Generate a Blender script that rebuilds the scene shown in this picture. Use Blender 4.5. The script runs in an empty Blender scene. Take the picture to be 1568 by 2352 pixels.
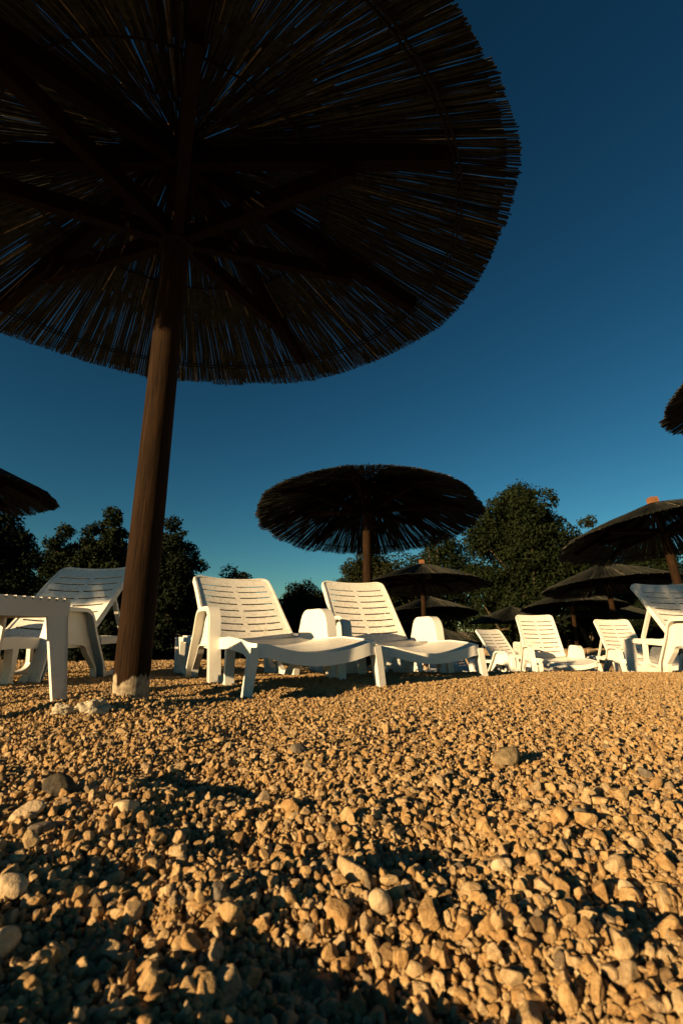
import bpy, bmesh, math, random
import numpy as np
from mathutils import Vector, Matrix, Euler, noise as mnoise
sc = bpy.context.scene
R = math.radians

# ------------------------------------------------------------------ camera
CZ, PITCH, FPX = .28, R(14.2), 1083.0
cam_d = bpy.data.cameras.new('camera')
cam = bpy.data.objects.new('camera', cam_d)
sc.collection.objects.link(cam)
cam.location = (0, 0, CZ)
cam.rotation_euler = (math.pi/2 + PITCH, 0, 0)
cam_d.sensor_fit = 'VERTICAL'
cam_d.sensor_height = 36
cam_d.lens = FPX/2352*36
cam_d.clip_start = .02
cam_d.clip_end = 2000
cam_d.dof.use_dof = True
cam_d.dof.focus_distance = 2.2
cam_d.dof.aperture_fstop = 7.0
sc.camera = cam

# ------------------------------------------------------------------ sky + sun
SUN_EL = R(12.5)
SUN_H = Vector((-.765, -.645, 0)).normalized()
world = bpy.data.worlds.new('World')
sc.world = world
world.use_nodes = True
wn = world.node_tree.nodes; wl = world.node_tree.links
bg = wn['Background']
sky = wn.new('ShaderNodeTexSky')
sky.sky_type = 'NISHITA'
sky.sun_disc = False
sky.sun_elevation = SUN_EL
sky.sun_rotation = math.atan2(SUN_H.x, SUN_H.y)
sky.air_density = 1.0
sky.dust_density = .1
sky.ozone_density = 3.0
hs = wn.new('ShaderNodeHueSaturation')
hs.inputs['Hue'].default_value = .488
hs.inputs['Saturation'].default_value = 1.12
wl.new(sky.outputs[0], hs.inputs['Color'])
gm = wn.new('ShaderNodeGamma'); gm.inputs['Gamma'].default_value = 1.45
tint = wn.new('ShaderNodeMix'); tint.data_type = 'RGBA'; tint.blend_type = 'MULTIPLY'; tint.inputs[0].default_value = 1
tint.inputs[7].default_value = (.285, .355, .302, 1)
wl.new(hs.outputs[0], gm.inputs[0]); wl.new(gm.outputs[0], tint.inputs[6]); wl.new(tint.outputs[2], bg.inputs['Color'])
bg.inputs['Strength'].default_value = .05
sun_d = bpy.data.lights.new('sun', 'SUN')
sun_d.energy = 5.0
sun_d.angle = R(.5)
sun_d.color = (1, .71, .37)
sun = bpy.data.objects.new('sun', sun_d)
sc.collection.objects.link(sun)
sdir = Vector((SUN_H.x*math.cos(SUN_EL), SUN_H.y*math.cos(SUN_EL), math.sin(SUN_EL)))
sun.rotation_euler = (-sdir).to_track_quat('-Z', 'Y').to_euler()
sc.view_settings.view_transform = 'Standard'
sc.view_settings.look = 'None'
sc.view_settings.gamma = 1
sc.view_settings.exposure = 1.05
sc.cycles.use_denoising = True
sc.cycles.max_bounces = 4
sc.cycles.diffuse_bounces = 1

# ------------------------------------------------------------------ helpers
COL = sc.collection
def at(px, py, y):
    """world point on the photo ray (display px of a 1568x2352 view) at forward distance y"""
    u = (px-784)/FPX; v = (1176-py)/FPX
    f = math.cos(PITCH)-math.sin(PITCH)*v; up = math.sin(PITCH)+math.cos(PITCH)*v
    return Vector((u*y/f, y, CZ+up*y/f))

class MB:
    def __init__(s): s.v=[]; s.f=[]; s.n=0
    def add(s, V, Fs):
        V=np.asarray(V,float).reshape(-1,3)
        s.v.append(V); s.f += [tuple(i+s.n for i in f) for f in Fs]; s.n += len(V)
        return s
    def box(s, c, size, rot=None):
        c=np.array(c,float); h=np.array(size,float)/2
        V=np.array([[x,y,z] for x in(-1,1) for y in(-1,1) for z in(-1,1)],float)*h
        if rot is not None: V=V@np.array(rot).T
        return s.add(V+c,[(0,1,3,2),(4,6,7,5),(0,4,5,1),(2,3,7,6),(0,2,6,4),(1,5,7,3)])
    def tube(s, path, rad, seg=8, caps=True):
        path=[np.array(p,float) for p in path]; n=len(path)
        rads=rad if hasattr(rad,'__len__') else [rad]*n
        V=[];up0=np.array([0,0,1.])
        for i,p in enumerate(path):
            t=path[min(i+1,n-1)]-path[max(i-1,0)]; t/=np.linalg.norm(t)+1e-12
            u=up0 if abs(t[2])<.95 else np.array([1.,0,0])
            a=np.cross(t,u); a/=np.linalg.norm(a); b=np.cross(a,t)
            for k in range(seg):
                w=2*math.pi*k/seg; V.append(p+rads[i]*(math.cos(w)*a+math.sin(w)*b))
        Fs=[(i*seg+k,i*seg+(k+1)%seg,(i+1)*seg+(k+1)%seg,(i+1)*seg+k) for i in range(n-1) for k in range(seg)]
        if caps: Fs+=[tuple(range(seg))[::-1],tuple((n-1)*seg+k for k in range(seg))]
        return s.add(V,Fs)
    def bar(s, p0, p1, w, h, up=(0,0,1)):
        p0=np.array(p0,float);p1=np.array(p1,float);t=p1-p0;L=np.linalg.norm(t);t/=L
        u=np.array(up,float); a=np.cross(t,u); a/=np.linalg.norm(a)+1e-9; b=np.cross(a,t)
        return s.box((p0+p1)/2,(w,L,h),np.stack([a,t,b],1))
    def strip(s, path2, x0, x1, t, close=False):
        """wall following a (y,z) path, spanning x0..x1, thickness t"""
        P=np.array(path2,float); n=len(P); N=[]
        for i in range(n):
            a=P[(i-1)%n] if close else P[max(i-1,0)]; b=P[(i+1)%n] if close else P[min(i+1,n-1)]
            d=b-a; d/=np.linalg.norm(d)+1e-9; N.append([-d[1],d[0]])
        Q=P+np.array(N)*t; V=[]
        for i in range(n):
            V+=[(x0,*P[i]),(x1,*P[i]),(x1,*Q[i]),(x0,*Q[i])]
        Fs=[]
        for i in range(n if close else n-1):
            a=4*i;b=4*((i+1)%n)
            for k in range(4): Fs.append((a+k,b+k,b+(k+1)%4,a+(k+1)%4))
        if not close: Fs+=[(3,2,1,0),tuple(4*(n-1)+k for k in range(4))]
        return s.add(V,Fs)
    def plate(s, outer, x0, x1):
        """extruded simple polygon in (y,z)"""
        n=len(outer); V=[(x0,y,z) for y,z in outer]+[(x1,y,z) for y,z in outer]
        Fs=[tuple(range(n)),tuple(range(2*n-1,n-1,-1))]+[(i,n+i,n+(i+1)%n,(i+1)%n) for i in range(n)]
        return s.add(V,Fs)
    def ribbon_pair(s, A, B, x0, x1):
        """solid between two equally long (y,z) paths"""
        n=len(A);V=[]
        for (a,b),(c,d) in zip(A,B): V+=[(x0,a,b),(x0,c,d),(x1,c,d),(x1,a,b)]
        Fs=[]
        for i in range(n-1):
            p=4*i;q=4*(i+1)
            for k in range(4): Fs.append((p+k,q+k,q+(k+1)%4,p+(k+1)%4))
        Fs+=[(3,2,1,0),tuple(4*(n-1)+k for k in range(4))]
        return s.add(V,Fs)
    def panel(s, us, vs, hole, f, t):
        nu,nv=len(us),len(vs); P=np.array([[f(u,v) for v in vs] for u in us],float)
        du=np.gradient(P,axis=0);dv=np.gradient(P,axis=1);N=np.cross(du,dv);N/=np.linalg.norm(N,axis=2,keepdims=True)+1e-12
        V=np.concatenate([P.reshape(-1,3),(P-N*t).reshape(-1,3)]);M=nu*nv
        idx=lambda i,j:i*nv+j
        solid=lambda i,j:0<=i<nu-1 and 0<=j<nv-1 and not hole((us[i]+us[i+1])/2,(vs[j]+vs[j+1])/2)
        Fs=[]
        for i in range(nu-1):
            for j in range(nv-1):
                if not solid(i,j): continue
                a,b,c,d=idx(i,j),idx(i+1,j),idx(i+1,j+1),idx(i,j+1)
                Fs+=[(a,b,c,d),(M+d,M+c,M+b,M+a)]
                for (p,q,ii,jj) in((a,b,i,j-1),(b,c,i+1,j),(c,d,i,j+1),(d,a,i-1,j)):
                    if not solid(ii,jj): Fs.append((q,p,M+p,M+q))
        return s.add(V,Fs)
    def mesh(s, name, mat, smooth=None):
        me=bpy.data.meshes.new(name)
        V=np.concatenate(s.v); me.from_pydata(V.tolist(),[],s.f); me.update()
        me.materials.append(mat)
        if smooth is not None:
            me.shade_smooth(); me.set_sharp_from_angle(angle=R(smooth))
        return me

def link(name, me, parent=None, loc=None, rot=None):
    o=bpy.data.objects.new(name, me); COL.objects.link(o)
    if parent: o.parent=parent
    if loc is not None: o.location=loc
    if rot is not None: o.rotation_euler=rot
    return o
def tag(o, label=None, cat=None, group=None, kind=None):
    if label: o['label']=label
    if cat: o['category']=cat
    if group: o['group']=group
    if kind: o['kind']=kind
    return o

def mat(name, rough=.8, spec=.3):
    m=bpy.data.materials.new(name); m.use_nodes=True
    b=m.node_tree.nodes['Principled BSDF']; b.inputs['Roughness'].default_value=rough
    b.inputs['Specular IOR Level'].default_value=spec
    return m,m.node_tree.nodes,m.node_tree.links,b
def ramp(n, stops, interp='LINEAR'):
    r=n.new('ShaderNodeValToRGB'); r.color_ramp.interpolation=interp
    e=r.color_ramp.elements
    while len(e)<len(stops): e.new(.5)
    for i,(p,c) in enumerate(stops): e[i].position=p; e[i].color=(*c,1)
    return r
def noise(n, l, scale, detail=4, vec=None, rough=.5):
    t=n.new('ShaderNodeTexNoise'); t.inputs['Scale'].default_value=scale; t.inputs['Detail'].default_value=detail
    t.inputs['Roughness'].default_value=rough
    if vec is not None: l.new(vec,t.inputs['Vector'])
    return t
def mapping(n, l, sc_, kind='Object'):
    tc=n.new('ShaderNodeTexCoord'); mp=n.new('ShaderNodeMapping'); mp.inputs['Scale'].default_value=sc_
    l.new(tc.outputs[kind],mp.inputs['Vector']); return mp.outputs[0]
def bump(n,l,b,h,strength,dist):
    u=n.new('ShaderNodeBump'); u.inputs['Strength'].default_value=strength; u.inputs['Distance'].default_value=dist
    l.new(h,u.inputs['Height']); l.new(u.outputs[0],b.inputs['Normal'])

# ------------------------------------------------------------------ materials
def m_plastic():
    m,n,l,b=mat('white_plastic',.42,.45)
    v=mapping(n,l,(1,1,1)); t=noise(n,l,6,6,v,.65)
    r=ramp(n,[(.28,(.75,.70,.61)),(.50,(.80,.755,.67)),(1,(.82,.78,.70))]); l.new(t.outputs[0],r.inputs[0])
    # grey scuffs and splashes of dried mud near the feet
    sx=n.new('ShaderNodeSeparateXYZ'); l.new(v,sx.inputs[0])
    t2=noise(n,l,38,5,v,.7)
    mr=n.new('ShaderNodeMapRange'); mr.inputs['From Min'].default_value=.22; mr.inputs['From Max'].default_value=0; mr.inputs['To Max'].default_value=.16
    l.new(sx.outputs['Z'],mr.inputs['Value'])
    ad=n.new('ShaderNodeMath'); ad.operation='ADD'; l.new(t2.outputs[0],ad.inputs[0]); l.new(mr.outputs[0],ad.inputs[1])
    r2=ramp(n,[(.66,(0,0,0)),(.80,(.5,.5,.5))]); l.new(ad.outputs[0],r2.inputs[0])
    mx=n.new('ShaderNodeMix'); mx.data_type='RGBA'; l.new(r2.outputs[0],mx.inputs[0]); l.new(r.outputs[0],mx.inputs[6]); mx.inputs[7].default_value=(.42,.34,.24,1)
    l.new(mx.outputs[2],b.inputs['Base Color'])
    t3=noise(n,l,90,2,v); bump(n,l,b,t3.outputs[0],.15,.0006)
    return m
def m_wood(name, c0, c1, stain=False):
    m,n,l,b=mat(name,.9,.08)
    v=mapping(n,l,(1,1,.05)); t=noise(n,l,120,6,v,.75)
    r=ramp(n,[(.32,c0),(.68,c1)]); l.new(t.outputs[0],r.inputs[0])
    v2=mapping(n,l,(1,1,.6)); t2=noise(n,l,5,4,v2)
    r3=ramp(n,[(.3,(.7,.7,.7)),(.7,(1.1,1.1,1.1))]); l.new(t2.outputs[0],r3.inputs[0])
    mm=n.new('ShaderNodeMix'); mm.data_type='RGBA'; mm.blend_type='MULTIPLY'; mm.inputs[0].default_value=1
    l.new(r.outputs[0],mm.inputs[6]); l.new(r3.outputs[0],mm.inputs[7])
    out=mm.outputs[2]
    if stain:
        sx=n.new('ShaderNodeSeparateXYZ'); vo=mapping(n,l,(1,1,1)); l.new(vo,sx.inputs[0])
        vn=mapping(n,l,(1,1,.35)); t4=noise(n,l,28,4,vn)
        ma=n.new('ShaderNodeMath'); ma.operation='MULTIPLY_ADD'; ma.inputs[1].default_value=-.14; l.new(t4.outputs[0],ma.inputs[0]); l.new(sx.outputs['Z'],ma.inputs[2])
        r4=ramp(n,[(.0,(1,1,1)),(.012,(0,0,0))]); l.new(ma.outputs[0],r4.inputs[0])
        mx=n.new('ShaderNodeMix'); mx.data_type='RGBA'; l.new(r4.outputs[0],mx.inputs[0]); l.new(out,mx.inputs[6])
        t5=noise(n,l,60,4,vo); r5=ramp(n,[(.35,(.20,.15,.10)),(.6,(.36,.29,.20))]); l.new(t5.outputs[0],r5.inputs[0])
        l.new(r5.outputs[0],mx.inputs[7]); out=mx.outputs[2]
    l.new(out,b.inputs['Base Color'])
    bump(n,l,b,t.outputs[0],.8,.003)
    return m
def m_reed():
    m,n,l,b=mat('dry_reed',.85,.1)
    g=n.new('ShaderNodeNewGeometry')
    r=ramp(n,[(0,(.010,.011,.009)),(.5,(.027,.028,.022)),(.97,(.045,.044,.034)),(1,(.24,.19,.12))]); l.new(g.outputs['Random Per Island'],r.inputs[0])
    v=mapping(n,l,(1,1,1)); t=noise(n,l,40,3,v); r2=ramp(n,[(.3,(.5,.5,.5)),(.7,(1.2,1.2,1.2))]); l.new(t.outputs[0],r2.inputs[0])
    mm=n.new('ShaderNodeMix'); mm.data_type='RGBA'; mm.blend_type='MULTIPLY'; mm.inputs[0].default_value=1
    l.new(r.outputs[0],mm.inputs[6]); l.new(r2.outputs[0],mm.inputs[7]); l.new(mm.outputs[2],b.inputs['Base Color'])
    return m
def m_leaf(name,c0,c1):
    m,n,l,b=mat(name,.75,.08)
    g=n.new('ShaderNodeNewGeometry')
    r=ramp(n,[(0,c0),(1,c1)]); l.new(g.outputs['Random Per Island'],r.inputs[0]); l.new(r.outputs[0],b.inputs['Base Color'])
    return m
def m_pebble(name='pebble_stone', dark=1.0):
    m,n,l,b=mat(name,.78,.25)
    oi=n.new('ShaderNodeObjectInfo')
    r=ramp(n,[(0,(.19,.125,.065)),(.05,(.33,.215,.10)),(.12,(.43,.26,.11)),(.3,(.49,.31,.135)),(.55,(.53,.355,.17)),(.85,(.58,.42,.235)),(.95,(.46,.33,.19)),(.98,(.30,.22,.14)),(1,(.18,.145,.10))])
    l.new(oi.outputs['Random'],r.inputs[0])
    v=mapping(n,l,(1,1,1)); t=noise(n,l,3.2,5,v,.6)
    r2=ramp(n,[(.3,(.66,.58,.48)),(.62,(1.06,1.05,1.02))]); l.new(t.outputs[0],r2.inputs[0])
    mm=n.new('ShaderNodeMix'); mm.data_type='RGBA'; mm.blend_type='MULTIPLY'; mm.inputs[0].default_value=1
    l.new(r.outputs[0],mm.inputs[6]); l.new(r2.outputs[0],mm.inputs[7]); l.new(mm.outputs[2],b.inputs['Base Color'])
    t3=noise(n,l,9,5,v,.65); bump(n,l,b,t3.outputs[0],.5,.12)
    return m
def m_stone(name,c0,c1,scale=60):
    m,n,l,b=mat(name,.85,.2)
    v=mapping(n,l,(1,1,1)); t=noise(n,l,scale,6,v,.65)
    r=ramp(n,[(.32,c0),(.66,c1)]); l.new(t.outputs[0],r.inputs[0]); l.new(r.outputs[0],b.inputs['Base Color'])
    bump(n,l,b,t.outputs[0],.35,.002*60/scale)
    return m
def m_ground():
    m,n,l,b=mat('gravel_bed',.95,.1)
    v=mapping(n,l,(1,1,1)); t=noise(n,l,60,6,v,.7)
    r=ramp(n,[(.35,(.16,.11,.065)),(.65,(.38,.28,.17))]); l.new(t.outputs[0],r.inputs[0]); l.new(r.outputs[0],b.inputs['Base Color'])
    bump(n,l,b,t.outputs[0],1,.015)
    return m
def m_flat(name,c,rough=.7):
    m,n,l,b=mat(name,rough,.3)
    v=mapping(n,l,(1,1,1)); t=noise(n,l,14,4,v); k=.72
    r=ramp(n,[(.3,tuple(x*k for x in c)),(.7,c)]); l.new(t.outputs[0],r.inputs[0]); l.new(r.outputs[0],b.inputs['Base Color'])
    return m
PLASTIC=m_plastic()
POLE=m_wood('dark_post_wood',(.007,.004,.002),(.036,.018,.008),True)
BEAM=m_wood('red_brown_beam',(.006,.0025,.0015),(.014,.006,.003))
CAP=m_flat('orange_cap_wood',(.22,.09,.035))
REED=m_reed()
WIRE=m_flat('rusty_wire',(.006,.005,.004),.95)
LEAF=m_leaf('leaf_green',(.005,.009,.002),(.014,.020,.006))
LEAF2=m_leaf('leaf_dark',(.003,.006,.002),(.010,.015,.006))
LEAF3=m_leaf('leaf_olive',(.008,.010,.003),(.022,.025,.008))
BARK=m_stone('bark',(.05,.032,.02),(.16,.11,.07),25)
PEB=m_pebble()
GROUND=m_ground()
HILL=m_stone('hill_soil',(.03,.035,.015),(.09,.075,.04),3)
WALLST=m_stone('wall_stone',(.20,.13,.075),(.40,.28,.16),9)

# ------------------------------------------------------------------ ground shape
rg=random.Random(11)
BUMPS=[]
for i in range(330):
    y=rg.uniform(.1,4.6); x=rg.uniform(-1,1)*(y*1.1+.6)
    s=rg.uniform(.05,.17); left=1/(1+math.exp((x-.25*y)*3))
    a=rg.choice((-1,1))*rg.uniform(.25,1)*s*.120*(.40+.60*left)*(1 if y<2.1 else (1.25 if -1.3<x<1.2 else .7))*(.5 if y<.6 else 1)
    BUMPS.append((x,y,s,a,rg.uniform(.6,1.7)))
def pit(px,py,w,depth,k=1.4):
    # a hollow seen at this photo pixel on nominal ground
    u=(px-784)/FPX; v=(1176-py)/FPX
    f=math.cos(PITCH)-math.sin(PITCH)*v; up=math.sin(PITCH)+math.cos(PITCH)*v
    t=-CZ/up; BUMPS.append((u*t,f*t,w,-depth*1.45,k))
def mound(px,py,w,h,k=1.4): pit(px,py,w,-h,k)
pit(985,1905,.060,.030); mound(880,1890,.06,.012)
pit(880,2200,.085,.030,1.6); pit(650,2120,.05,.012); pit(300,2150,.05,.013,1.3); pit(150,2290,.04,.009)
pit(620,1905,.07,.022,2); pit(300,1985,.06,.022,1.8); pit(1350,2330,.05,.014,1.8); pit(1490,2050,.05,.018,1.6)
pit(560,1790,.08,.024,2.2); pit(1180,1810,.05,.012); pit(120,2110,.05,.02,1.8); pit(1100,2330,.05,.014,1.5)
pit(620,1590,.12,.03,2.0); pit(800,1590,.12,.03,2.0); pit(420,1585,.1,.025,2.0)
BA=np.array(BUMPS)
def gz(x,y):
    """ground height, vectorised"""
    x=np.asarray(x,float); y=np.asarray(y,float)
    xl=1/(1+np.exp(np.clip((x+.2)*2.5,-60,60)))            # 1 on the left
    c=2.7*xl+3.5*(1-xl)
    sl=.030*xl+.086*(1-xl)
    t=np.clip(y-c,0,9.5); z=-sl*t
    z=z-.09*np.clip(y-11.5,0,4)*(.3+.7*(1-xl)) - .30*np.clip(y-15.5,0,4)/1.2
    z=z+np.clip(y-24,0,30)*.07
    z=z+.0*x
    d2=np.zeros_like(z)
    for (bx,by,s,a,k) in BA:
        m=(np.abs(x-bx)<3.2*s*k)&(np.abs(y-by)<3.2*s)
        if m.any():
            q=((x[m]-bx)/(s*k))**2+((y[m]-by)/s)**2
            d2[m]+=a*np.exp(-q)
    z=z+d2
    # mound of footing material heaped round the main post
    z=z+.055*np.exp(-(((x+.86)/.22)**2+((y-1.82)/.16)**2))
    return z
def gz1(x,y): return float(gz(np.array([x]),np.array([y]))[0])
def gbase(x,y): # smooth version for placing furniture
    xs=np.array([x+i*.3 for i in(-1,0,1) for j in(-1,0,1)]); ys=np.array([y+j*.4 for i in(-1,0,1) for j in(-1,0,1)])
    return float(gz(xs,ys).mean())

def grid_mesh(name, xs, ys, m, zoff=0.):
    X,Y=np.meshgrid(xs,ys,indexing='ij'); Z=gz(X.ravel(),Y.ravel()).reshape(X.shape)+zoff
    V=np.stack([X,Y,Z],-1).reshape(-1,3); nx,ny=len(xs),len(ys)
    i,j=np.meshgrid(np.arange(nx-1),np.arange(ny-1),indexing='ij'); a=(i*ny+j).ravel()
    Fs=np.stack([a,a+ny,a+ny+1,a+1],1)
    me=bpy.data.meshes.new(name); me.vertices.add(len(V)); me.vertices.foreach_set('co',V.ravel())
    me.loops.add(Fs.size); me.loops.foreach_set('vertex_index',Fs.ravel().astype(np.int32))
    me.polygons.add(len(Fs)); me.polygons.foreach_set('loop_start',(np.arange(len(Fs))*4).astype(np.int32))
    me.materials.append(m); me.update(calc_edges=True); me.shade_smooth(); return me
def axis(fine0,fine1,step,far,n):
    mid=list(np.arange(fine0,fine1,step)); g=[]; d=step; p=mid[-1]
    while p<far: d*=1.25; p+=d; g.append(p)
    g2=[]; d=step; p=fine0
    while p>-far: d*=1.25; p-=d; g2.append(p)
    return np.array(g2[::-1]+mid+g)
go=link('ground',grid_mesh('ground',axis(-4,4,.04,400,0),axis(-.6,6,.04,600,0),GROUND,-.012))
tag(go,kind='structure')

# ------------------------------------------------------------------ pebbles (uncountable: one object with instanced gravel)
def pebble_mesh(name, seed, sub=3, npl=11, flat=.70, sharp=18, m=None, size=1., noise_amp=.05):
    rs=np.random.RandomState(seed)
    bm=bmesh.new(); bmesh.ops.create_icosphere(bm,subdivisions=sub,radius=1)
    N=rs.normal(size=(npl,3)); N/=np.linalg.norm(N,axis=1,keepdims=True); H=rs.uniform(.42,.80,npl)
    S=np.array([1.,rs.uniform(.55,.9),rs.uniform(flat-.17,flat+.12)])
    W=rs.normal(size=(6,3))*2.2; ph=rs.uniform(0,6.28,6)
    V=np.array([v.co for v in bm.verts])
    dd=V@N.T/H; r=1/(np.sum(np.exp(sharp*np.clip(dd,-1,3)),1)+np.exp(sharp))
    r=1/(np.log(np.exp(sharp*np.clip(dd,-1,3)).sum(1)+math.exp(sharp))/sharp)
    r=r*(1+noise_amp*np.sin(V@W.T+ph).sum(1)/2.4)
    V=V*r[:,None]*S*size*.70
    for v,c in zip(bm.verts,V): v.co=c
    me=bpy.data.meshes.new(name); bm.to_mesh(me); bm.free(); me.shade_smooth(); me.materials.append(m or PEB); return me
NV=18
pcol=bpy.data.collections.new('pebble_shapes')
for i in range(NV):
    o=bpy.data.objects.new('pebble_shape',pebble_mesh('pebble_shape',100+i,4,9+i%6,.58+.035*(i%9),45+12*(i%8),noise_amp=.07))
    pcol.objects.link(o)
def pebble_points():
    rs=np.random.RandomState(5); P=[];Sz=[]
    def layer(y0,y1,dens,smean,zlo,zhi,sig=.28,wx=.84):
        # area of the trapezoid
        area=sum((wx*2*y+1.4)*.05 for y in np.arange(y0,y1,.05)); n=int(area*dens)
        ys=rs.uniform(y0,y1,n*3); keep=rs.uniform(0,wx*2*y1+1.4,n*3)<(wx*2*ys+1.4); ys=ys[keep][:n]
        xs=rs.uniform(-1,1,len(ys))*(wx*ys+.7)
        s=smean*np.exp(rs.normal(0,sig,len(ys)))
        z=rs.uniform(zlo,zhi,len(ys))*s
        P.append(np.stack([xs,ys,z],1)); Sz.append(s)
    layer(-.20,1.0,33000,.0063,-.5,.25,.28)
    layer(-.20,1.0,14000,.0092,-.2,.60,.32)
    layer(-.20,1.0,1300,.0155,-.05,.40,.25)
    layer(-.20,1.0,90,.024,.05,.3,.20)
    layer(1.0,1.8,30000,.0060,-.5,.25,.28)
    layer(1.0,1.8,13000,.0086,-.2,.60,.32)
    layer(1.0,1.8,450,.0165,-.05,.35,.25)
    layer(1.8,3.0,22000,.0068,-.45,.25,.28)
    layer(1.8,3.0,8500,.0088,-.2,.5,.32)
    layer(3.0,4.6,14500,.0082,-.4,.3,.28)
    layer(4.6,9.0,1500,.024,-.3,.2,.25)
    P=np.concatenate(P);Sz=np.concatenate(Sz)
    P[:,2]+=gz(P[:,0],P[:,1])-.004
    d=np.linalg.norm(P-np.array([0,0,CZ]),axis=1); k=d>.17
    P=P[k];Sz=Sz[k]; n=len(P)
    me=bpy.data.meshes.new('pebble_points'); me.vertices.add(n); me.vertices.foreach_set('co',P.ravel())
    a=me.attributes.new('psize','FLOAT','POINT'); a.data.foreach_set('value',Sz)
    rot=np.stack([rs.normal(0,.8,n),rs.normal(0,.8,n),rs.uniform(0,6.28,n)],1)
    a=me.attributes.new('prot','FLOAT_VECTOR','POINT'); a.data.foreach_set('vector',rot.ravel())
    a=me.attributes.new('pidx','INT','POINT'); a.data.foreach_set('value',rs.randint(0,NV,n).astype(np.int32))
    print('pebbles',n)
    return me
po=link('pebbles',pebble_points())
tag(po,'loose tan and cream pebbles covering the beach ground','pebbles',kind='stuff')
ng=bpy.data.node_groups.new('scatter_pebbles','GeometryNodeTree')
ng.interface.new_socket('Geometry',in_out='INPUT',socket_type='NodeSocketGeometry')
ng.interface.new_socket('Geometry',in_out='OUTPUT',socket_type='NodeSocketGeometry')
gn=ng.nodes; gl=ng.links
gi=gn.new('NodeGroupInput'); gout=gn.new('NodeGroupOutput')
ci=gn.new('GeometryNodeCollectionInfo'); ci.inputs['Collection'].default_value=pcol
ci.inputs['Separate Children'].default_value=True; ci.inputs['Reset Children'].default_value=True
iop=gn.new('GeometryNodeInstanceOnPoints'); iop.inputs['Pick Instance'].default_value=True
def attr(nm,t):
    a=gn.new('GeometryNodeInputNamedAttribute'); a.data_type=t; a.inputs['Name'].default_value=nm
    return [o for o in a.outputs if o.enabled and o.name=='Attribute'][0]
gl.new(gi.outputs[0],iop.inputs['Points']); gl.new(ci.outputs[0],iop.inputs['Instance'])
gl.new(attr('pidx','INT'),iop.inputs['Instance Index'])
gl.new(attr('prot','FLOAT_VECTOR'),iop.inputs['Rotation'])
gl.new(attr('psize','FLOAT'),iop.inputs['Scale'])
gl.new(iop.outputs[0],gout.inputs[0])
md=po.modifiers.new('scatter','NODES'); md.node_group=ng

# single stones that stand out
def stone(px,py,diam,label,seed,m,flat=.7,sharp=12,npl=10,rot=(0,0,0),lift=.25,up=0.,name='stone',amp=.05,shape=(1,1,1)):
    u=(px-784)/FPX; v=(1176-py)/FPX
    f=math.cos(PITCH)-math.sin(PITCH)*v; upd=math.sin(PITCH)+math.cos(PITCH)*v
    t=-CZ/upd; diam*=.56
    for _ in range(6): t=(gz1(u*t,f*t)+lift*diam*.6-CZ)/upd*.5+t*.5
    x,y=u*t,f*t
    me=pebble_mesh(name,seed,5 if amp>.1 else 4,npl,flat,sharp,m,1,amp)
    o=link(name,me,None,(x,y,gz1(x,y)+lift*diam*.6+up),rot); o.scale=tuple(diam*q for q in shape)
    tag(o,label,'stone'); return o
ST_TAN=m_stone('smooth_tan_stone',(.42,.30,.17),(.56,.42,.26),2.2)
ST_YEL=m_stone('smooth_ochre_stone',(.15,.105,.055),(.36,.26,.14),2.0)
ST_DARK=m_stone('pitted_dark_stone',(.025,.021,.015),(.10,.080,.055),3.5)
ST_GREY=m_stone('grey_stone',(.12,.095,.07),(.24,.19,.135),3)
stone(1170,1742,.10,'smooth oval ochre stone lying alone on the right of the gravel',1,ST_YEL,.62,4,4,(.05,-.15,.3),.30,shape=(1.2,.95,.85))
stone(870,2078,.042,'round smooth tan pebble sitting upright in the middle foreground',2,ST_TAN,.9,3,3,(0,.9,.2),.62,shape=(1,1.1,1.1))
stone(132,1812,.085,'dark pitted angular stone on the left of the gravel',3,ST_DARK,.7,14,9,(.2,.3,.5),.42,shape=(1,1,1))
stone(60,1868,.065,'broad pale stone just below the dark pitted stone',4,ST_TAN,.6,8,8,(.2,-.3,.4),.35)
stone(20,2035,.052,'rounded tan stone at the left edge of the picture',5,ST_TAN,.85,4,5,(.3,.2,.2),.6)
stone(10,2170,.044,'orange lit angular stone at the lower left edge',6,ST_TAN,.8,12,8,(.2,.3,.9),.6)
stone(1150,1985,.040,'long pale wedge shaped stone right of the round pebble',7,ST_TAN,.6,14,9,(.2,.5,2.4),.5)
stone(1440,2045,.040,'blocky cream stone near the right edge of the foreground',8,ST_TAN,.65,14,9,(.2,.2,-.3),.5)
stone(290,1855,.055,'knobbly cream stone in the left part of the gravel',9,ST_TAN,.7,9,9,(.1,.2,.6),.4)
stone(100,1900,.055,'flat grey brown stone half sunk beside the pale stone',10,ST_GREY,.55,6,7,(.1,.1,.6),.3)
stone(685,1722,.060,'flat grey brown stone in the middle of the gravel',12,ST_GREY,.5,5,6,(.05,.1,.2),.3)
stone(1480,1775,.055,'grey brown rounded stone near the right edge',13,ST_GREY,.6,6,6,(.05,.3,.2),.35)
stone(1330,1870,.050,'dark brown flat stone right of the ochre stone',14,ST_GREY,.5,8,7,(.05,.1,.4),.35)
stone(500,2048,.036,'upright grey wedge stone in the left foreground',15,ST_GREY,.8,14,8,(.2,1.2,.2),.6)
CONC=m_stone('rough_footing',(.30,.24,.16),(.58,.49,.35),14)
def lump(px,py,w,h,label,seed,shape):
    o=stone(px,py,w,label,seed,CONC,.8,10,14,(0,0,.3),.2,name='concrete_lump',amp=.12,shape=shape); o['category']='concrete'
    me=o.data
    for v in me.vertices:
        q=mnoise.noise(v.co*5+Vector((seed,0,0)))*.12+mnoise.noise(v.co*13)*.05+mnoise.noise(v.co*30)*.03
        v.co+=v.normal*q
    me.update()
    return o
lump(222,1622,.185,0,'crumbled pale concrete lump at the foot of the near post',21,(1,.8,.75))
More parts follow.
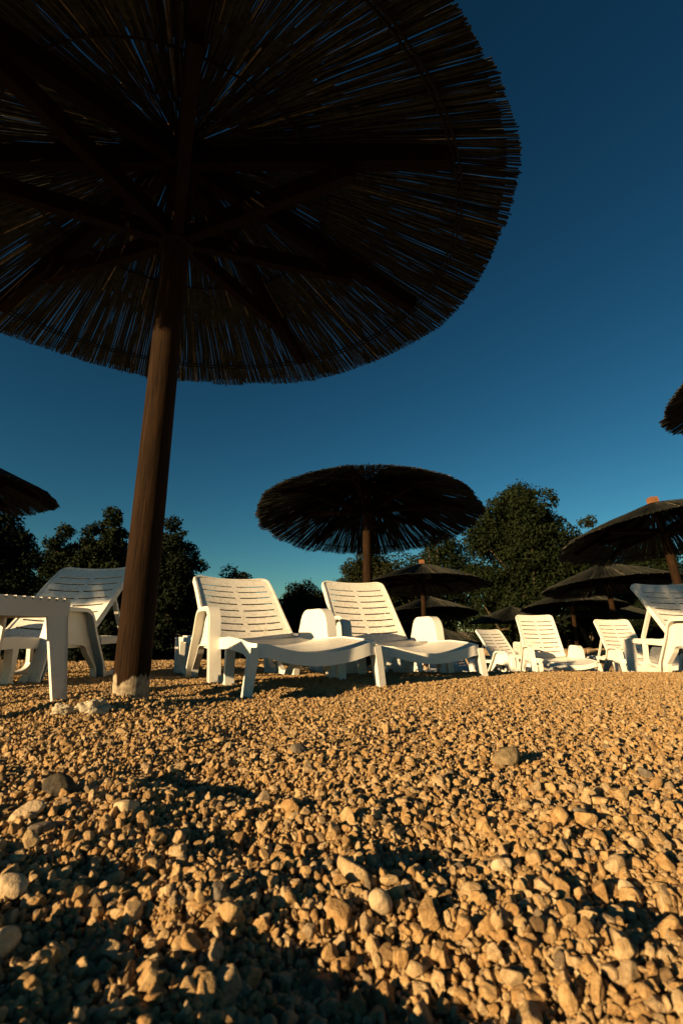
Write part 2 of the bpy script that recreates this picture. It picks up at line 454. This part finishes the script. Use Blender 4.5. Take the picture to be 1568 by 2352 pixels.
lump(150,1632,.15,0,'low pale concrete lump left of the bigger lump by the post',22,(1,.8,.55))

# ------------------------------------------------------------------ sun lounger
HW,LB,HY,SZ=.352,.818,.70,.268
BWD=.318
def sag(u): return .045*(1-u*u)
def seat_z(y):
    ys=[.62,.70,.95,1.20,1.45,1.70,1.90]; zs=[.268,.268,.258,.262,.272,.262,.240]
    return float(np.interp(y,ys,zs))
def make_parts():
    P={}
    # seat panel: u across -1..1, v along
    a=MB()
    rows=[.80+.072*k for k in range(14)]
    vs=sorted(set([.66]+[q for r_ in rows for q in(r_-.005,r_+.005,r_+.036)]+[1.80,1.83,1.855,1.872,1.88]))
    us=sorted(set(list(np.linspace(-1,1,17))+[-.86,.86,-.06,.06]))
    def wy(v):
        d=v-1.80
        return HW-.0 if d<=0 else HW-.075*(1-math.sqrt(max(0,1-(d/.08)**2)))
    f=lambda u,v:(u*wy(v),v,seat_z(v)-sag(u)*min(1,max(.2,(v-.5)/.5)))
    def hole(u,v):
        if abs(u)>.86 or abs(u)<.06: return False
        return any(abs(v-r_)<.005 for r_ in rows)
    a.panel(us,vs,hole,f,.007)
    # skirt round three sides
    path=[]
    for v in np.linspace(.66,1.80,14): path.append((-1,v))
    arc=[(-1,1.83),(-1,1.855),(-1,1.872),(-1,1.88)]
    path+=arc
    for u in np.linspace(-1,1,15)[1:-1]: path.append((u,1.88))
    path+=[(1,v) for (_,v) in arc[::-1]]
    for v in np.linspace(1.80,.66,14): path.append((1,v))
    V=[];n=len(path);T=.012;H=.058
    pts=[np.array(f(u,v)) for u,v in path]
    for i,p in enumerate(pts):
        d=pts[min(i+1,n-1)]-pts[max(i-1,0)]; d[2]=0; d/=np.linalg.norm(d)+1e-9; nn=np.array([-d[1],d[0],0])
        q=p+nn*.004
        V+=[q+(0,0,.006),q+(0,0,-H)+nn*.004,q-nn*T+(0,0,-H),q-nn*T+(0,0,.004)]
    Fs=[(4*i+k,4*(i+1)+k,4*(i+1)+(k+1)%4,4*i+(k+1)%4) for i in range(n-1) for k in range(4)]
    Fs+=[(3,2,1,0),tuple(4*(n-1)+k for k in range(4))]
    a.add(V,Fs)
    P['seat']=a.mesh('seat',PLASTIC,38)
    # backrest in its own hinge frame: v up the back (local +y here means toward head), normal local z
    a=MB()
    rows=[.10+.083*k for k in range(8)]
    vs=sorted(set([0.]+[q for r_ in rows for q in(r_-.0080,r_+.0080,r_+.041)]+[.76,.785,.803,.812,.818]))
    us=sorted(set(list(np.linspace(-1,1,19))+[-.84,.84,-.05,.05]))
    def wb(v):
        d=v-.762
        return BWD if d<=0 else BWD-.060*(1-math.sqrt(max(0,1-min(1,(d/.056))**2)))
    cz=lambda u,v:-.034*(1-u*u)*(1-.35*v/.818)-.035*max(0,(v-.5)/.32)**2-.02*(1-v/.818)*v/.4
    fb=lambda u,v:(-u*wb(v),-v,cz(u,v))
    hb=lambda u,v: .05<abs(u)<.84 and any(abs(v-r_)<.0080 for r_ in rows)
    a.panel(us,vs,hb,fb,.004)
    path=[(-1,v) for v in np.linspace(0,.76,10)]+[(-1,.785),(-1,.803),(-1,.812),(-1,.818)]
    path+=[(u,.818) for u in np.linspace(-1,1,13)[1:-1]]
    path+=[(1,.818),(1,.812),(1,.803),(1,.785)]+[(1,v) for v in np.linspace(.76,0,10)]
    pts=[np.array(fb(u,v)) for u,v in path]; V=[]; n=len(path)
    for i,p in enumerate(pts):
        d=pts[min(i+1,n-1)]-pts[max(i-1,0)]; d[2]=0; d/=np.linalg.norm(d)+1e-9; nn=np.array([d[1],-d[0],0])
        if np.dot(nn[:2],(p[0],p[1]+.4))<0: nn=-nn
        V+=[p+(0,0,.006)+nn*.001,p+nn*.009+(0,0,-.004),p+nn*.010+(0,0,-.034),p-nn*.004+(0,0,-.034),p-nn*.014+(0,0,.004)]
    Fs=[(5*i+k,5*(i+1)+k,5*(i+1)+(k+1)%5,5*i+(k+1)%5) for i in range(n-1) for k in range(5)]
    Fs+=[(4,3,2,1,0),tuple(5*(n-1)+k for k in range(5))]
    a.add(V,Fs)
    P['backrest']=a.mesh('backrest',PLASTIC,40)
    # armrest: web plate and flange, built for the +x side
    def arc(c,r,a0,a1,n=6): return [(c[0]+r[0]*math.cos(R(t)),c[1]+r[1]*math.sin(R(t))) for t in np.linspace(a0,a1,n)]
    outer=[(1.318,-.05),(1.29,.06),(1.225,.30)]+arc((1.10,.325),(.12,.125),18,90,6)+arc((.90,.325),(.12,.125),90,162,6)+[(.755,.30),(.60,.06),(.575,-.05)]
    inner=[(1.238,-.05),(1.215,.06),(1.175,.16)]+arc((1.09,.165),(.085,.06),10,90,6)+arc((.885,.165),(.085,.06),90,170,6)+[(.785,.16),(.672,.06),(.652,-.05)]
    a=MB(); x0,x1=HW-.004,HW+.062
    a.ribbon_pair(outer,inner,x0,x0+.007)
    ri=[np.array(p) for p in outer]
    a.strip(outer,x0,x1,-.008)
    a.strip(inner,x0+.002,x1-.022,.007)
    # rolled outer lip following the arch
    lip=MB()
    c=np.array([1.,.2])
    sh=[tuple(np.array(p)+(c-np.array(p))*.075) for p in outer]
    a.ribbon_pair(outer,sh,x1,x1+.006)
    for (y0,y1) in((1.238,1.318),(.575,.652)): a.box(((x0+x1)/2,(y0+y1)/2,-.045),((x1-x0),y1-y0-.004,.01))
    # side hip panel joining seat
    a.box((HW-.012,.98,.235),(.018,.46,.05))
    P['armrest']=a.mesh('armrest',PLASTIC,35)
    # head frame: side rails and cross bars
    a=MB()
    for s in(-1,1):
        a.box((s*(HW-.012),.325,.245),(.026,.71,.055)); a.box((s*(HW-.034),.325,.269),(.06,.705,.008))
    for y in(-.015,.21,.44,.655): a.box((0,y,.246),(2*(HW-.03),.045,.036))
    for s in(-1,1): a.box((s*.2,.33,.236),(.03,.60,.02))
    a.box((0,-.036,.24),(2*HW-.05,.012,.06))
    P['head_frame']=a.mesh('head_frame',PLASTIC,35)
    # head leg panel with two U holes
    a=MB(); x0,x1=HW-.012,HW+.034
    def ul(yc,r,z0,n=9): return [(yc+r*math.cos(t),z0-r*math.sin(t)) for t in np.linspace(0,math.pi,n)]
    a.ribbon_pair([(-.045,.262),(.0,.06),(.02,-.05)],[(.085,.262),(.105,.06),(.11,-.05)],x0,x1)
    a.strip([(-.045,.262),(.0,.06),(.02,-.05)],x0,x1+.02,-.006)
    a.ribbon_pair([(.30,.225),(.285,.06),(.285,0)],[(.345,.225),(.325,.06),(.325,0)],x0+.01,x1-.005)
    for (ya,yb) in((.105,.285),(.325,.585)):
        yc=(ya+yb)/2;r_=(yb-ya)/2
        top=ul(yc,r_,.075); 
        # squash the U
        top=[(p[0],.07-(.07-.012)*max(0,1-((p[0]-yc)/r_)**2)**.5) for p in top]
        bot=[(p[0],-.05) for p in top]
        a.ribbon_pair(top,bot,x0+.003,x1-.003)
    a.ribbon_pair([(-.04,.262),(.3,.262),(.62,.262)],[(-.04,.232),(.3,.225),(.62,.215)],x0+.004,x1-.008)
    P['head_leg']=a.mesh('head_leg',PLASTIC,35)
    # foot leg: tapered channel leaning out, plus the thin strut and foot bar
    a=MB(); x0,x1=HW-.036,HW+.004
    A=[(1.79,.225),(1.82,.16),(1.825,.05),(1.828,-.05)];B=[(1.872,.225),(1.872,.16),(1.865,.05),(1.86,-.05)]
    for i,(xx0,xx1) in enumerate(((x0,x0+.008),(x1-.008,x1))): a.ribbon_pair(A,B,xx0,xx1)
    a.strip(B,x0,x1,.008)
    for i,V_ in enumerate(a.v):
        k_=np.clip((.225-V_[:,2])/.225,0,1.2); V_[:,0]+=.030*k_; V_[:,1]+=.010*k_
    a.ribbon_pair([(1.752,.232),(1.77,.19)],[(1.876,.232),(1.874,.19)],x0-.012,x1+.002)
    P['foot_leg']=a.mesh('foot_leg',PLASTIC,35); a=MB()
    a.ribbon_pair([(1.42,.215),(1.425,.10),(1.44,0)],[(1.465,.215),(1.455,.10),(1.47,0)],x1-.04,x1+.01)
    yc,r_=1.375,.068
    top=[(yc+r_*math.cos(t),.07-.055*math.sin(t)) for t in np.linspace(0,math.pi,9)]
    a.ribbon_pair(top,[(p[0],-.05) for p in top],x1-.035,x1+.012)
    a.ribbon_pair([(1.44,.02),(1.44,-.05)],[(1.472,.02),(1.472,-.05)],x1-.04,x1+.012)
    P['leg_brace']=a.mesh('leg_brace',PLASTIC,35)
    a=MB(); a.box((0,.5,0),(.022,1,.028)); a.box((0,.5,.016),(.034,1,.005))
    P['prop_strut']=a.mesh('prop_strut',PLASTIC,35)
    # mirrored meshes
    for k in('armrest','head_leg','foot_leg','leg_brace'):
        me=P[k].copy(); co=np.empty(len(me.vertices)*3); me.vertices.foreach_get('co',co); co=co.reshape(-1,3); co[:,0]*=-1
        me.vertices.foreach_set('co',co.ravel()); me.flip_normals(); me.update(); P[k+'_m']=me
    return P
LP=make_parts()
def lounger(x,y,yaw,label,al=42,pitch=0,z=None,group='white plastic sun loungers on the beach',roll=0):
    """origin = mid length on the ground; yaw = angle of the foot end from -y toward +x (degrees)"""
    root=bpy.data.objects.new('sun_lounger',None); COL.objects.link(root)
    tag(root,label,'sun lounger',group)
    if z is None: z=gbase(x,y)-.012
    # local frame: +y of the mesh is toward the foot
    root.rotation_euler=Euler((R(-pitch),R(roll),R(yaw)-math.pi),'XYZ')
    M=root.rotation_euler.to_matrix(); off=M@Vector((0,1.0,0))
    root.location=(x-off.x,y-off.y,z-off.z)
    link('seat',LP['seat'],root); link('head_frame',LP['head_frame'],root)
    b=link('backrest',LP['backrest'],root,(0,HY+.02,SZ+.006),(R(-al),0,0))
    for s in('','_m'):
        link('armrest',LP['armrest'+s],root); link('head_leg',LP['head_leg'+s],root); link('foot_leg',LP['foot_leg'+s],root); link('leg_brace',LP['leg_brace'+s],root)
    a=R(al); L=.50
    top=Vector((0,HY+.02-L*math.cos(a),SZ+L*math.sin(a)-.035)); 
    reach=max(.06,top.y-.26) if al>30 else .02
    bot=Vector((0,top.y-max(.10,.22*math.sin(a)+.06),.275)) 
    for s in(-1,1):
        p=Vector((s*(BWD-.03),top.y,top.z)); q=Vector((s*(BWD-.03),bot.y,bot.z)); d=q-p
        o=link('prop_strut',LP['prop_strut'],root,p,(math.atan2(d.z,d.y),0,0)); o.scale=(1,d.length,1)
    return root
lounger(-2.13,3.17,-3.5,'white sun lounger with shaded backrest behind the near post at far left',46)
lounger(-.51,3.24,27.5,'white sun lounger just right of the near thick post, tilted toward camera',38.5)
lounger(.35,3.98,15.8,'white sun lounger under the middle umbrella, second right of the thick post',45)
lounger(3.42,8.0,-3.6,'distant sunlit white lounger with steep backrest, right of the middle pair',60)
lounger(5.1,8.5,-3,'distant white sun lounger partly hidden by the big lounger at right edge',57)
lounger(3.30,4.11,-3.6,'large white sun lounger cut off by the right edge, backrest top shaded',45)
lounger(3.5,9.85,23,'small distant white lounger right of the foot of the middle loungers',50)
G2='small white loungers far behind'
lounger(-.25,8.6,30,'far white lounger seen below the seat of the lounger beside the thick post',24,group=G2)
lounger(1.55,12.6,20,'tiny white lounger seen under the middle lounger, left of the far blue table',50,group=G2)
lounger(2.35,12.4,-15,'tiny white lounger seen under the middle lounger, right of the far table',50,group=G2)
lounger(3.2,12.9,18,'tiny white lounger seen by the foot legs of the middle lounger',48,group=G2)
lounger(4.6,12.2,-20,'shaded far white lounger behind the small distant lounger',45,group=G2)
lounger(5.15,6.3,-60,'low shaded white lounger seen behind the big lounger at the right edge',8,group=G2)
lounger(7.4,11.5,10,'far white lounger seen between the two distant right hand loungers',20,group=G2)

# ------------------------------------------------------------------ plastic table
def table_mesh(w,h):
    top=MB(); n=13; st=w/n
    for k in range(n): 
        x=-w/2+st*(k+.5); top.box((x,0,h-.008),(st*.72,w-.03,.014))
    top.box((0,0,h-.020),(w-.012,w-.012,.008))
    sk=.060
    for s in(-1,1):
        top.box((s*(w/2-.006),0,h-.012-sk/2),(.012,w,sk)); top.box((0,s*(w/2-.006),h-.012-sk/2),(w-.026,.012,sk))
    for k in range(n):
        x=-w/2+st*(k+.5)
        for s in(-1,1): top.box((x,s*(w/2-.008),h-.006),(st*.62,.020,.013)); top.box((s*(w/2-.008),x,h-.006),(.020,st*.62,.0125))
    leg=MB(); lw,t=.078,.012; hh=h-.012-sk
    for (ax) in(0,1):
        lo=lw*.72
        P0=[(-.03,-.06),(lo-.03,-.06),(lw,hh*.75),(lw+.012,hh+.004),(0,hh+.004)]
        k_=[-.03,-.03,-.007,0,0]
        if ax==0: V=[(a,q,b) for (a,b),q in zip(P0,k_)]+[(a,t+q,b) for (a,b),q in zip(P0,k_)]
        else: V=[(q,a,b) for (a,b),q in zip(P0,k_)]+[(t+q,a,b) for (a,b),q in zip(P0,k_)]
        m=5; Fs=[tuple(range(m)),tuple(range(2*m-1,m-1,-1))]+[(i,m+i,m+(i+1)%m,(i+1)%m) for i in range(m)]
        if ax==1: V=[(a+.0,b+t+.0005 if False else b,c) for a,b,c in V]
        leg.add(np.array(V)+([0,0,0] if ax==0 else [.0,.0,0]),Fs)
    return top.mesh('tabletop',PLASTIC,30),leg.mesh('leg',PLASTIC,30)
TT,TL=table_mesh(.44,.40)
def table(x,y,yaw,label,z=None,name='plastic_table'):
    root=bpy.data.objects.new(name,None); COL.objects.link(root)
    tag(root,label,'table','white plastic side tables')
    root.location=(x,y,(gbase(x,y) if z is None else z)-.005); root.rotation_euler=(0,0,R(yaw))
    link('tabletop',TT,root)
    for k,(sx,sy) in enumerate(((-1,-1),(1,-1),(1,1),(-1,1))):
        link('leg',TL,root,(sx*.219,sy*.219,0),(0,0,k*math.pi/2))
    return root
# near table: right side edge runs from its far right corner toward the camera
cr=Vector((-1.10,1.95,0)); a_=Vector((-.34,-.94,0)).normalized(); b_=Vector((-.94,.34,0)).normalized()
c_=cr+(a_+b_)*.22
table(c_.x,c_.y,math.degrees(math.atan2(-a_.y,-a_.x))-90,'white ribbed plastic table at the left edge in front of the thick post',z=.012)
table(.72,6.4,20,'shaded white table standing between the legs of the middle loungers')
table(1.95,12.4,0,'far blue shaded table seen under the middle lounger')
table(3.75,10.4,10,'sunlit white table beside the small distant lounger')
table(5.9,9.6,15,'white table at the far right behind the big lounger')

# ------------------------------------------------------------------ reed umbrellas
RU,SLOPE=1.54,.35
def cone_z(r): return -SLOPE*r
def canopy_mesh(name,seed,dens=1.,rough=1.,sides=3,gap=.06):
    rs=np.random.RandomState(seed); V=[];Fs=[];n0=0
    bands=[(.945,.50,1420,.0),(.93,.58,1000,.009),(.60,.24,1000,.006),(.64,.30,640,.014),(.28,.02,420,.008),(.36,.05,330,.02)]
    for bi,(r1,r0,n,dz) in enumerate(bands):
        n=int(n*dens)
        pa,pb,pc=rs.uniform(0,6.28,3)
        clump=rs.uniform(-1,1,40)
        for k in range(n):
            th=2*math.pi*(k+rs.uniform(-.22,.22)+(bi%2)*.37)/n
            if bi in(0,1,2,3) and (rs.rand()<gap*.5 or math.sin(k*.173+seed)*math.sin(k*.71)*math.sin(k*2.3)>.90): continue
            cl=clump[int(th/6.2832*40)%40]
            ro=RU*(r1/.95*(1+rs.normal(0,.0035*rough)+.012*cl*rough)) if bi<2 else RU*(r1+rs.normal(0,.03))
            ri=RU*(r0+rs.uniform(-.05,.05))
            if bi<2 and rs.rand()<.03: ro*=1-rs.uniform(.01,.05)
            w=rs.uniform(.0033,.0044)/dens
            # flat facets between eight ribs: drop a little between ribs
            am=((th-math.pi/8)%(math.pi/4))/(math.pi/4)-.5
            ro*=1-.035*(.25-am*am)*2+.012
            sk=rs.normal(0,.0022*rough)+.012*math.sin(9*th+pa)+.008*math.sin(23*th+pb)+.006*(bi%2); zz=dz+rs.uniform(-.004,.004)
            jz=rs.normal(0,.003*rough)+ (rs.rand()<.02)*rs.uniform(-.04,.02)*rough
            droop=-.035*(ro/RU)**4
            p0=np.array([ri*math.cos(th),ri*math.sin(th),cone_z(ri)+zz+.01])
            t2=th+sk/max(ro,.3)*1.3; p1=np.array([ro*math.cos(t2),ro*math.sin(t2),cone_z(ro)+zz+jz+droop-.02*(.25-am*am)])
            d=p1-p0; d/=np.linalg.norm(d); s=np.array([-d[1],d[0],0]); s/=np.linalg.norm(s); up=np.cross(d,s)
            pm=(p0+p1)/2+up*rs.normal(0,.003)+s*rs.normal(0,.0028)
            base=len(V)
            for p,ww in((p0,w*.7),(pm,w*.9),(p1,w*1.0)):
                V+=[p+s*ww-up*ww*.5,p-s*ww-up*ww*.5,p+up*ww*.9]
            for i in(0,1):
                for q in range(3): Fs.append((base+3*i+q,base+3*i+(q+1)%3,base+3*i+3+(q+1)%3,base+3*i+3+q))
            Fs+=[(base+2,base+1,base),(base+6,base+7,base+8)]
    m=MB(); m.add(V,Fs); return m.mesh(name,REED)
APZ=2.57 # apex above the foot of the post
def ring(r,rad,z): return [(r*math.cos(t),r*math.sin(t),z) for t in np.linspace(0,2*math.pi,49)]
def umb_parts():
    P={}
    a=MB(); a.tube([(0,0,-.25),(0,0,.0),(0,0,1.0),(0,0,2.0),(0,0,2.49)],[.067,.067,.063,.060,.053],20); P['pole']=a.mesh('pole',POLE,40)
    a=MB(); a.tube([(0,0,2.05),(0,0,2.16)],[.078,.078],16); P['collar']=a.mesh('collar',WIRE,40)
    a=MB(); a.box((0,0,APZ+.03),(.12,.12,.15)); P['top_cap']=a.mesh('top_cap',CAP)
    # rib along +x, frame origin at apex
    a=MB(); a.bar((.03,0,-.045),(RU*.86,0,cone_z(RU*.86)-.045),.055,.085); P['rib']=a.mesh('rib',BEAM)
    a=MB(); z0=-.46
    a.bar((.075,0,z0),(.92,0,cone_z(.92)-.105),.045,.075); P['strut']=a.mesh('strut',BEAM)
    a=MB()
    for r_,z in((RU*.86,cone_z(RU*.86)-.050),(RU*.86+.02,cone_z(RU*.86+.02)-.052),(RU*.47,cone_z(RU*.47)-.014)): a.tube(ring(r_,0,z),.0050,5,False)
    P['tie_wire']=a.mesh('tie_wire',WIRE)
    return P
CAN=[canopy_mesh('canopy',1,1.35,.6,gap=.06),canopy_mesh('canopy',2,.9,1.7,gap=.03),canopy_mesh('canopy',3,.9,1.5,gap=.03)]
UP=umb_parts()
def umbrella(x,y,label,zg=None,can=1,rotz=0.,tilt=(0,0),lean=(0,0),s=1.,group='reed beach umbrellas',cap=True):
    root=bpy.data.objects.new('beach_umbrella',None); COL.objects.link(root)
    tag(root,label,'umbrella',group)
    z=gz1(x,y) if zg is None else zg
    root.location=(x,y,z); root.rotation_euler=(lean[0],lean[1],0); root.scale=(s,)*3
    link('pole',UP['pole'],root); link('collar',UP['collar'],root)
    T=Matrix.Translation((0,0,2.10))@Euler((tilt[0],tilt[1],0)).to_matrix().to_4x4()@Matrix.Translation((0,0,APZ-2.10))@Matrix.Rotation(rotz,4,'Z')
    def put(nm,me,M):
        o=link(nm,me,root); o.matrix_local=M; return o
    put('canopy',CAN[can],T); put('tie_wire',UP['tie_wire'],T)
    for k in range(8):
        M=T@Matrix.Rotation(math.pi/8+k*math.pi/4,4,'Z')
        put('rib',UP['rib'],M); put('strut',UP['strut'],M)
    if cap:
        o=link('top_cap',UP['top_cap'],root); o.location=(0,0,0)
        o.matrix_local=Matrix.Translation((0,0,2.10))@Euler((tilt[0],tilt[1],0)).to_matrix().to_4x4()@Matrix.Translation((0,0,-2.10))
    return root
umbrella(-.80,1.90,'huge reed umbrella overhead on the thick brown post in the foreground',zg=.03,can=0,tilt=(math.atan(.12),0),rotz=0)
umbrella(.38,6.9,'reed umbrella standing behind the two middle loungers',can=1,tilt=(R(-9.5),0),zg=-.25,rotz=.2,s=1.08,cap=False)
umbrella(-5.0,5.15,'reed umbrella whose rim shows at the left edge',can=2,zg=-.05,tilt=(0,R(3)),rotz=1.,cap=False)
umbrella(4.46,3.45,'reed umbrella whose rim just enters at the right edge, high up',can=2,zg=.36,rotz=2.,cap=False)
umbrella(5.30,7.3,'reed umbrella with orange cap at the right, post leaning left',can=1,zg=-.30,lean=(0,R(-6)),tilt=(R(-8),R(2)),rotz=.5,s=1.01)
umbrella(6.55,11.5,'second reed umbrella at right, below the one with the orange cap',can=2,zg=-.68,tilt=(R(-6),0),rotz=.1,lean=(0,R(-3)),cap=False)
umbrella(7.2,15.0,'third lower reed umbrella at right, in front of the big tree',can=1,zg=-1.02,tilt=(R(-6),0),rotz=.7,cap=False)
umbrella(9.3,16.5,'small dark reed umbrella far right between distant loungers',can=2,zg=-1.3,rotz=1.4,cap=False)
umbrella(2.05,12.0,'dark reed umbrella in front of the trees right of the middle one',can=2,zg=-.62,tilt=(R(-6),0),rotz=.4)
umbrella(2.9,15.8,'dark low reed umbrella behind the other, beneath the trees',can=1,zg=-1.18,tilt=(R(-6),0),rotz=1.1,cap=False)
umbrella(6.0,17.0,'small pointed reed umbrella before the green bush',can=2,zg=-1.45,rotz=.9,cap=False)
umbrella(4.2,20.5,'very low distant reed umbrella behind the armrest of the middle lounger',can=1,zg=-2.15,rotz=.3,cap=False)
umbrella(-5.9,15.5,'very low distant reed umbrella between the thick post and the loungers',can=2,zg=-2.05,rotz=.3,cap=False)
umbrella(-7.12,.9,'reed umbrella outside the frame to the left, casting shade',can=2,zg=0,rotz=.3)

# ------------------------------------------------------------------ trees and bushes
def leaf_mesh(name,centers,radii,n,size,seed,m,shell=.55):
    rs=np.random.RandomState(seed)
    C=np.array(centers);Rr=np.array(radii); w=Rr.prod(1)**(2/3); w/=w.sum()
    idx=rs.choice(len(C),n,p=w)
    d=rs.normal(size=(n,3)); d/=np.linalg.norm(d,axis=1,keepdims=True)
    rad=shell+(1-shell)*rs.rand(n)**.6; rad*=1+.22*(rs.rand(n)<.08)*rs.rand(n)
    # twigs: cluster leaves
    tw=rs.normal(size=(n//9+1,3)); ti=rs.randint(0,len(tw),n)
    P=C[idx]+d*rad[:,None]*Rr[idx]
    P+=rs.normal(size=(n,3))*size*.5
    A=rs.normal(size=(n,3)); A/=np.linalg.norm(A,axis=1,keepdims=True)
    B=np.cross(A,rs.normal(size=(n,3))); B/=np.linalg.norm(B,axis=1,keepdims=True)
    s=(size*rs.uniform(.6,1.3,n))[:,None]
    V=np.stack([P-A*s*.6,P+B*s*.28,P+A*s*.6,P-B*s*.28],1).reshape(-1,3)
    me=bpy.data.meshes.new(name); me.vertices.add(4*n); me.vertices.foreach_set('co',V.ravel())
    me.loops.add(4*n); me.loops.foreach_set('vertex_index',np.arange(4*n,dtype=np.int32))
    me.polygons.add(n); me.polygons.foreach_set('loop_start',(np.arange(n)*4).astype(np.int32))
    me.materials.append(m); me.update(calc_edges=True); return me
def tree(px0,px1,pytop,D,label,seed,m=None,n=26000,leaf=.11,pybot=1490,name='tree',lobes=30,cat='tree',trunk=True,zb=None,group='trees behind the beach'):
    rs=np.random.RandomState(seed); m=m or LEAF
    cxp=(px0+px1)/2; top=at(cxp,pytop,D); bot=at(cxp,pybot,D); x0=at(px0,(pytop+pybot)/2,D).x; x1=at(px1,(pytop+pybot)/2,D).x
    cx=(x0+x1)/2; W=(x1-x0)/2; zg=gz1(cx,D) if zb is None else zb; H=top.z-bot.z; cz=(top.z+bot.z)/2
    root=bpy.data.objects.new(name,None); COL.objects.link(root); root.location=(cx,D,zg); tag(root,label,cat,group)
    cs=[];rr=[]
    for k in range(lobes*3):
        d=rs.normal(size=3); d/=np.linalg.norm(d); q=rs.uniform(.45,.93)
        r_=rs.uniform(.09,.24)*min(W,H/2)
        sx=1-.30*max(0,d[2])**2
        c=np.array([d[0]*W*q*sx,d[1]*W*q*.8,cz-zg+d[2]*H/2*q])
        if c[2]+r_>top.z-zg: c[2]=top.z-zg-r_
        cs.append(c); rr.append((r_*1.2,r_*1.2,r_*.85))
    for k in range(12):
        r_=.42*min(W,H/2); cs.append(np.array([rs.uniform(-.5,.5)*W,rs.uniform(-.4,.4)*W,cz-zg+rs.uniform(-.5,.45)*H/2])); rr.append((r_,r_,r_))
    # one lobe marks the top
    r_=.25*min(W,H/2); cs.append(np.array([rs.uniform(-.25,.25)*W,0,top.z-zg-r_])); rr.append((r_,r_,r_))
    link('crown',leaf_mesh('crown',cs,rr,int(n*1.35),leaf,seed,m),root)
    if trunk:
        a=MB(); tr=.07+.03*W
        base=np.array([0,0,-.3]); fork=np.array([rs.uniform(-.1,.1)*W,0,(cz-zg)*.55])
        a.tube([base,(base+fork)/2+rs.normal(size=3)*.06,fork],[tr*1.3,tr,tr*.85],10)
        for k in range(0,len(cs),7):
            mid=(fork+cs[k])/2+rs.normal(size=3)*.12*W
            a.tube([fork,mid,cs[k]],[tr*.55,tr*.32,tr*.1],6,False)
        link('trunk',a.mesh('trunk',BARK,60),root)
    return root
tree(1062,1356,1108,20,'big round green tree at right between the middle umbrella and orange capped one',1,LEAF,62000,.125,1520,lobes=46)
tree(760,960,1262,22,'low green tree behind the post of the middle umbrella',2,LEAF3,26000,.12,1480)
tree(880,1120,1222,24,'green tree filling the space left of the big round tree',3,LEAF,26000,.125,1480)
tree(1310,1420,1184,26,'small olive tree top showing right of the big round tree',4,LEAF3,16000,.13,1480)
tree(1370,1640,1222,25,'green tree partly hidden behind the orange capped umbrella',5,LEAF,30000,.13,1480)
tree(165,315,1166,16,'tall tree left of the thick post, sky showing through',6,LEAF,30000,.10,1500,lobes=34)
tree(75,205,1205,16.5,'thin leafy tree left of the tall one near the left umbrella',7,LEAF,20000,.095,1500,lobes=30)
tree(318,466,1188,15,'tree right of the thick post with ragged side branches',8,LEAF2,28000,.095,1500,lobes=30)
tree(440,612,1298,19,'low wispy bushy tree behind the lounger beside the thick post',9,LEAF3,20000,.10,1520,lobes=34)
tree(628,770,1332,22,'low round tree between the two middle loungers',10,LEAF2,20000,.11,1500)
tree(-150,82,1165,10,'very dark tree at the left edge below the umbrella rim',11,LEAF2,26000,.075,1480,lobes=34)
tree(1290,1400,1392,17.5,'dark low tree with pale forked trunk behind the distant loungers',12,LEAF2,12000,.09,1450,zb=-1.5,lobes=20)
G3='bushes along the back of the beach'
for i,(a,b,t,D,m,lab) in enumerate([(-40,120,1385,13,LEAF2,'dark bush behind the table at the left edge'),
    (100,330,1370,17,LEAF2,'dark bush behind the shaded lounger left of the post'),
    (320,520,1385,17,LEAF2,'dark bush behind the lounger just right of the post'),
    (480,700,1395,21,LEAF2,'dark bush low between the tree trunks, left of centre'),
    (680,900,1385,22,LEAF2,'dark bush behind the backrest of the middle lounger'),
    (860,1080,1370,23,LEAF,'bush under the dark umbrellas in the centre right'),
    (1060,1260,1375,21,LEAF,'bright green bush beside the small pointed umbrella'),
    (1230,1420,1390,22,LEAF2,'dark bush behind the far right loungers'),
    (1400,1620,1340,20,LEAF2,'bush behind the backrest of the lounger at the right edge')]):
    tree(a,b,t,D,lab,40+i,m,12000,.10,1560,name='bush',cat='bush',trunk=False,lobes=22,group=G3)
for i,(a,b,t,D,m,lab) in enumerate([(-60,130,1428,7.5,LEAF2,'low dark bush on the slope behind the table at far left'),
    (110,330,1432,7.2,LEAF2,'low dark bush on the slope behind the shaded lounger'),
    (300,430,1440,7.6,LEAF2,'low dark bush just right of the thick post'),
    (400,590,1462,8.6,LEAF2,'dark low shrub seen between the legs of the lounger beside the post'),
    (560,760,1470,9.6,LEAF,'low shrub seen under the seat of the lounger beside the post')]):
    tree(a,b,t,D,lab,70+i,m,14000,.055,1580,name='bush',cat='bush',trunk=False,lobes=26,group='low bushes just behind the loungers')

# ------------------------------------------------------------------ dry stone wall behind the far loungers
def stone_wall():
    rs=np.random.RandomState(9); bm=bmesh.new()
    x=1.0
    for row in range(3):
        x=1.0
        while x<12.5:
            w=rs.uniform(.22,.5); h=.26
            r_=bmesh.ops.create_cube(bm,size=1,matrix=Matrix.Translation((x+w/2,rs.uniform(-.03,.03),.12+row*h))@Matrix.Rotation(rs.normal(0,.05),4,'Y')@Matrix.Diagonal((w*.96,.4,h*.96,1)))
            x+=w
    bmesh.ops.bevel(bm,geom=list(bm.edges),offset=.04,segments=2,affect='EDGES')
    for v in bm.verts: v.co+=Vector(rs.normal(0,.012,3))
    me=bpy.data.meshes.new('stone_wall'); bm.to_mesh(me); bm.free(); me.materials.append(WALLST); return me
w=link('stone_wall',stone_wall(),None,(0,14.6,-.98)); tag(w,'low rough stone wall catching the sun behind the distant loungers','wall')
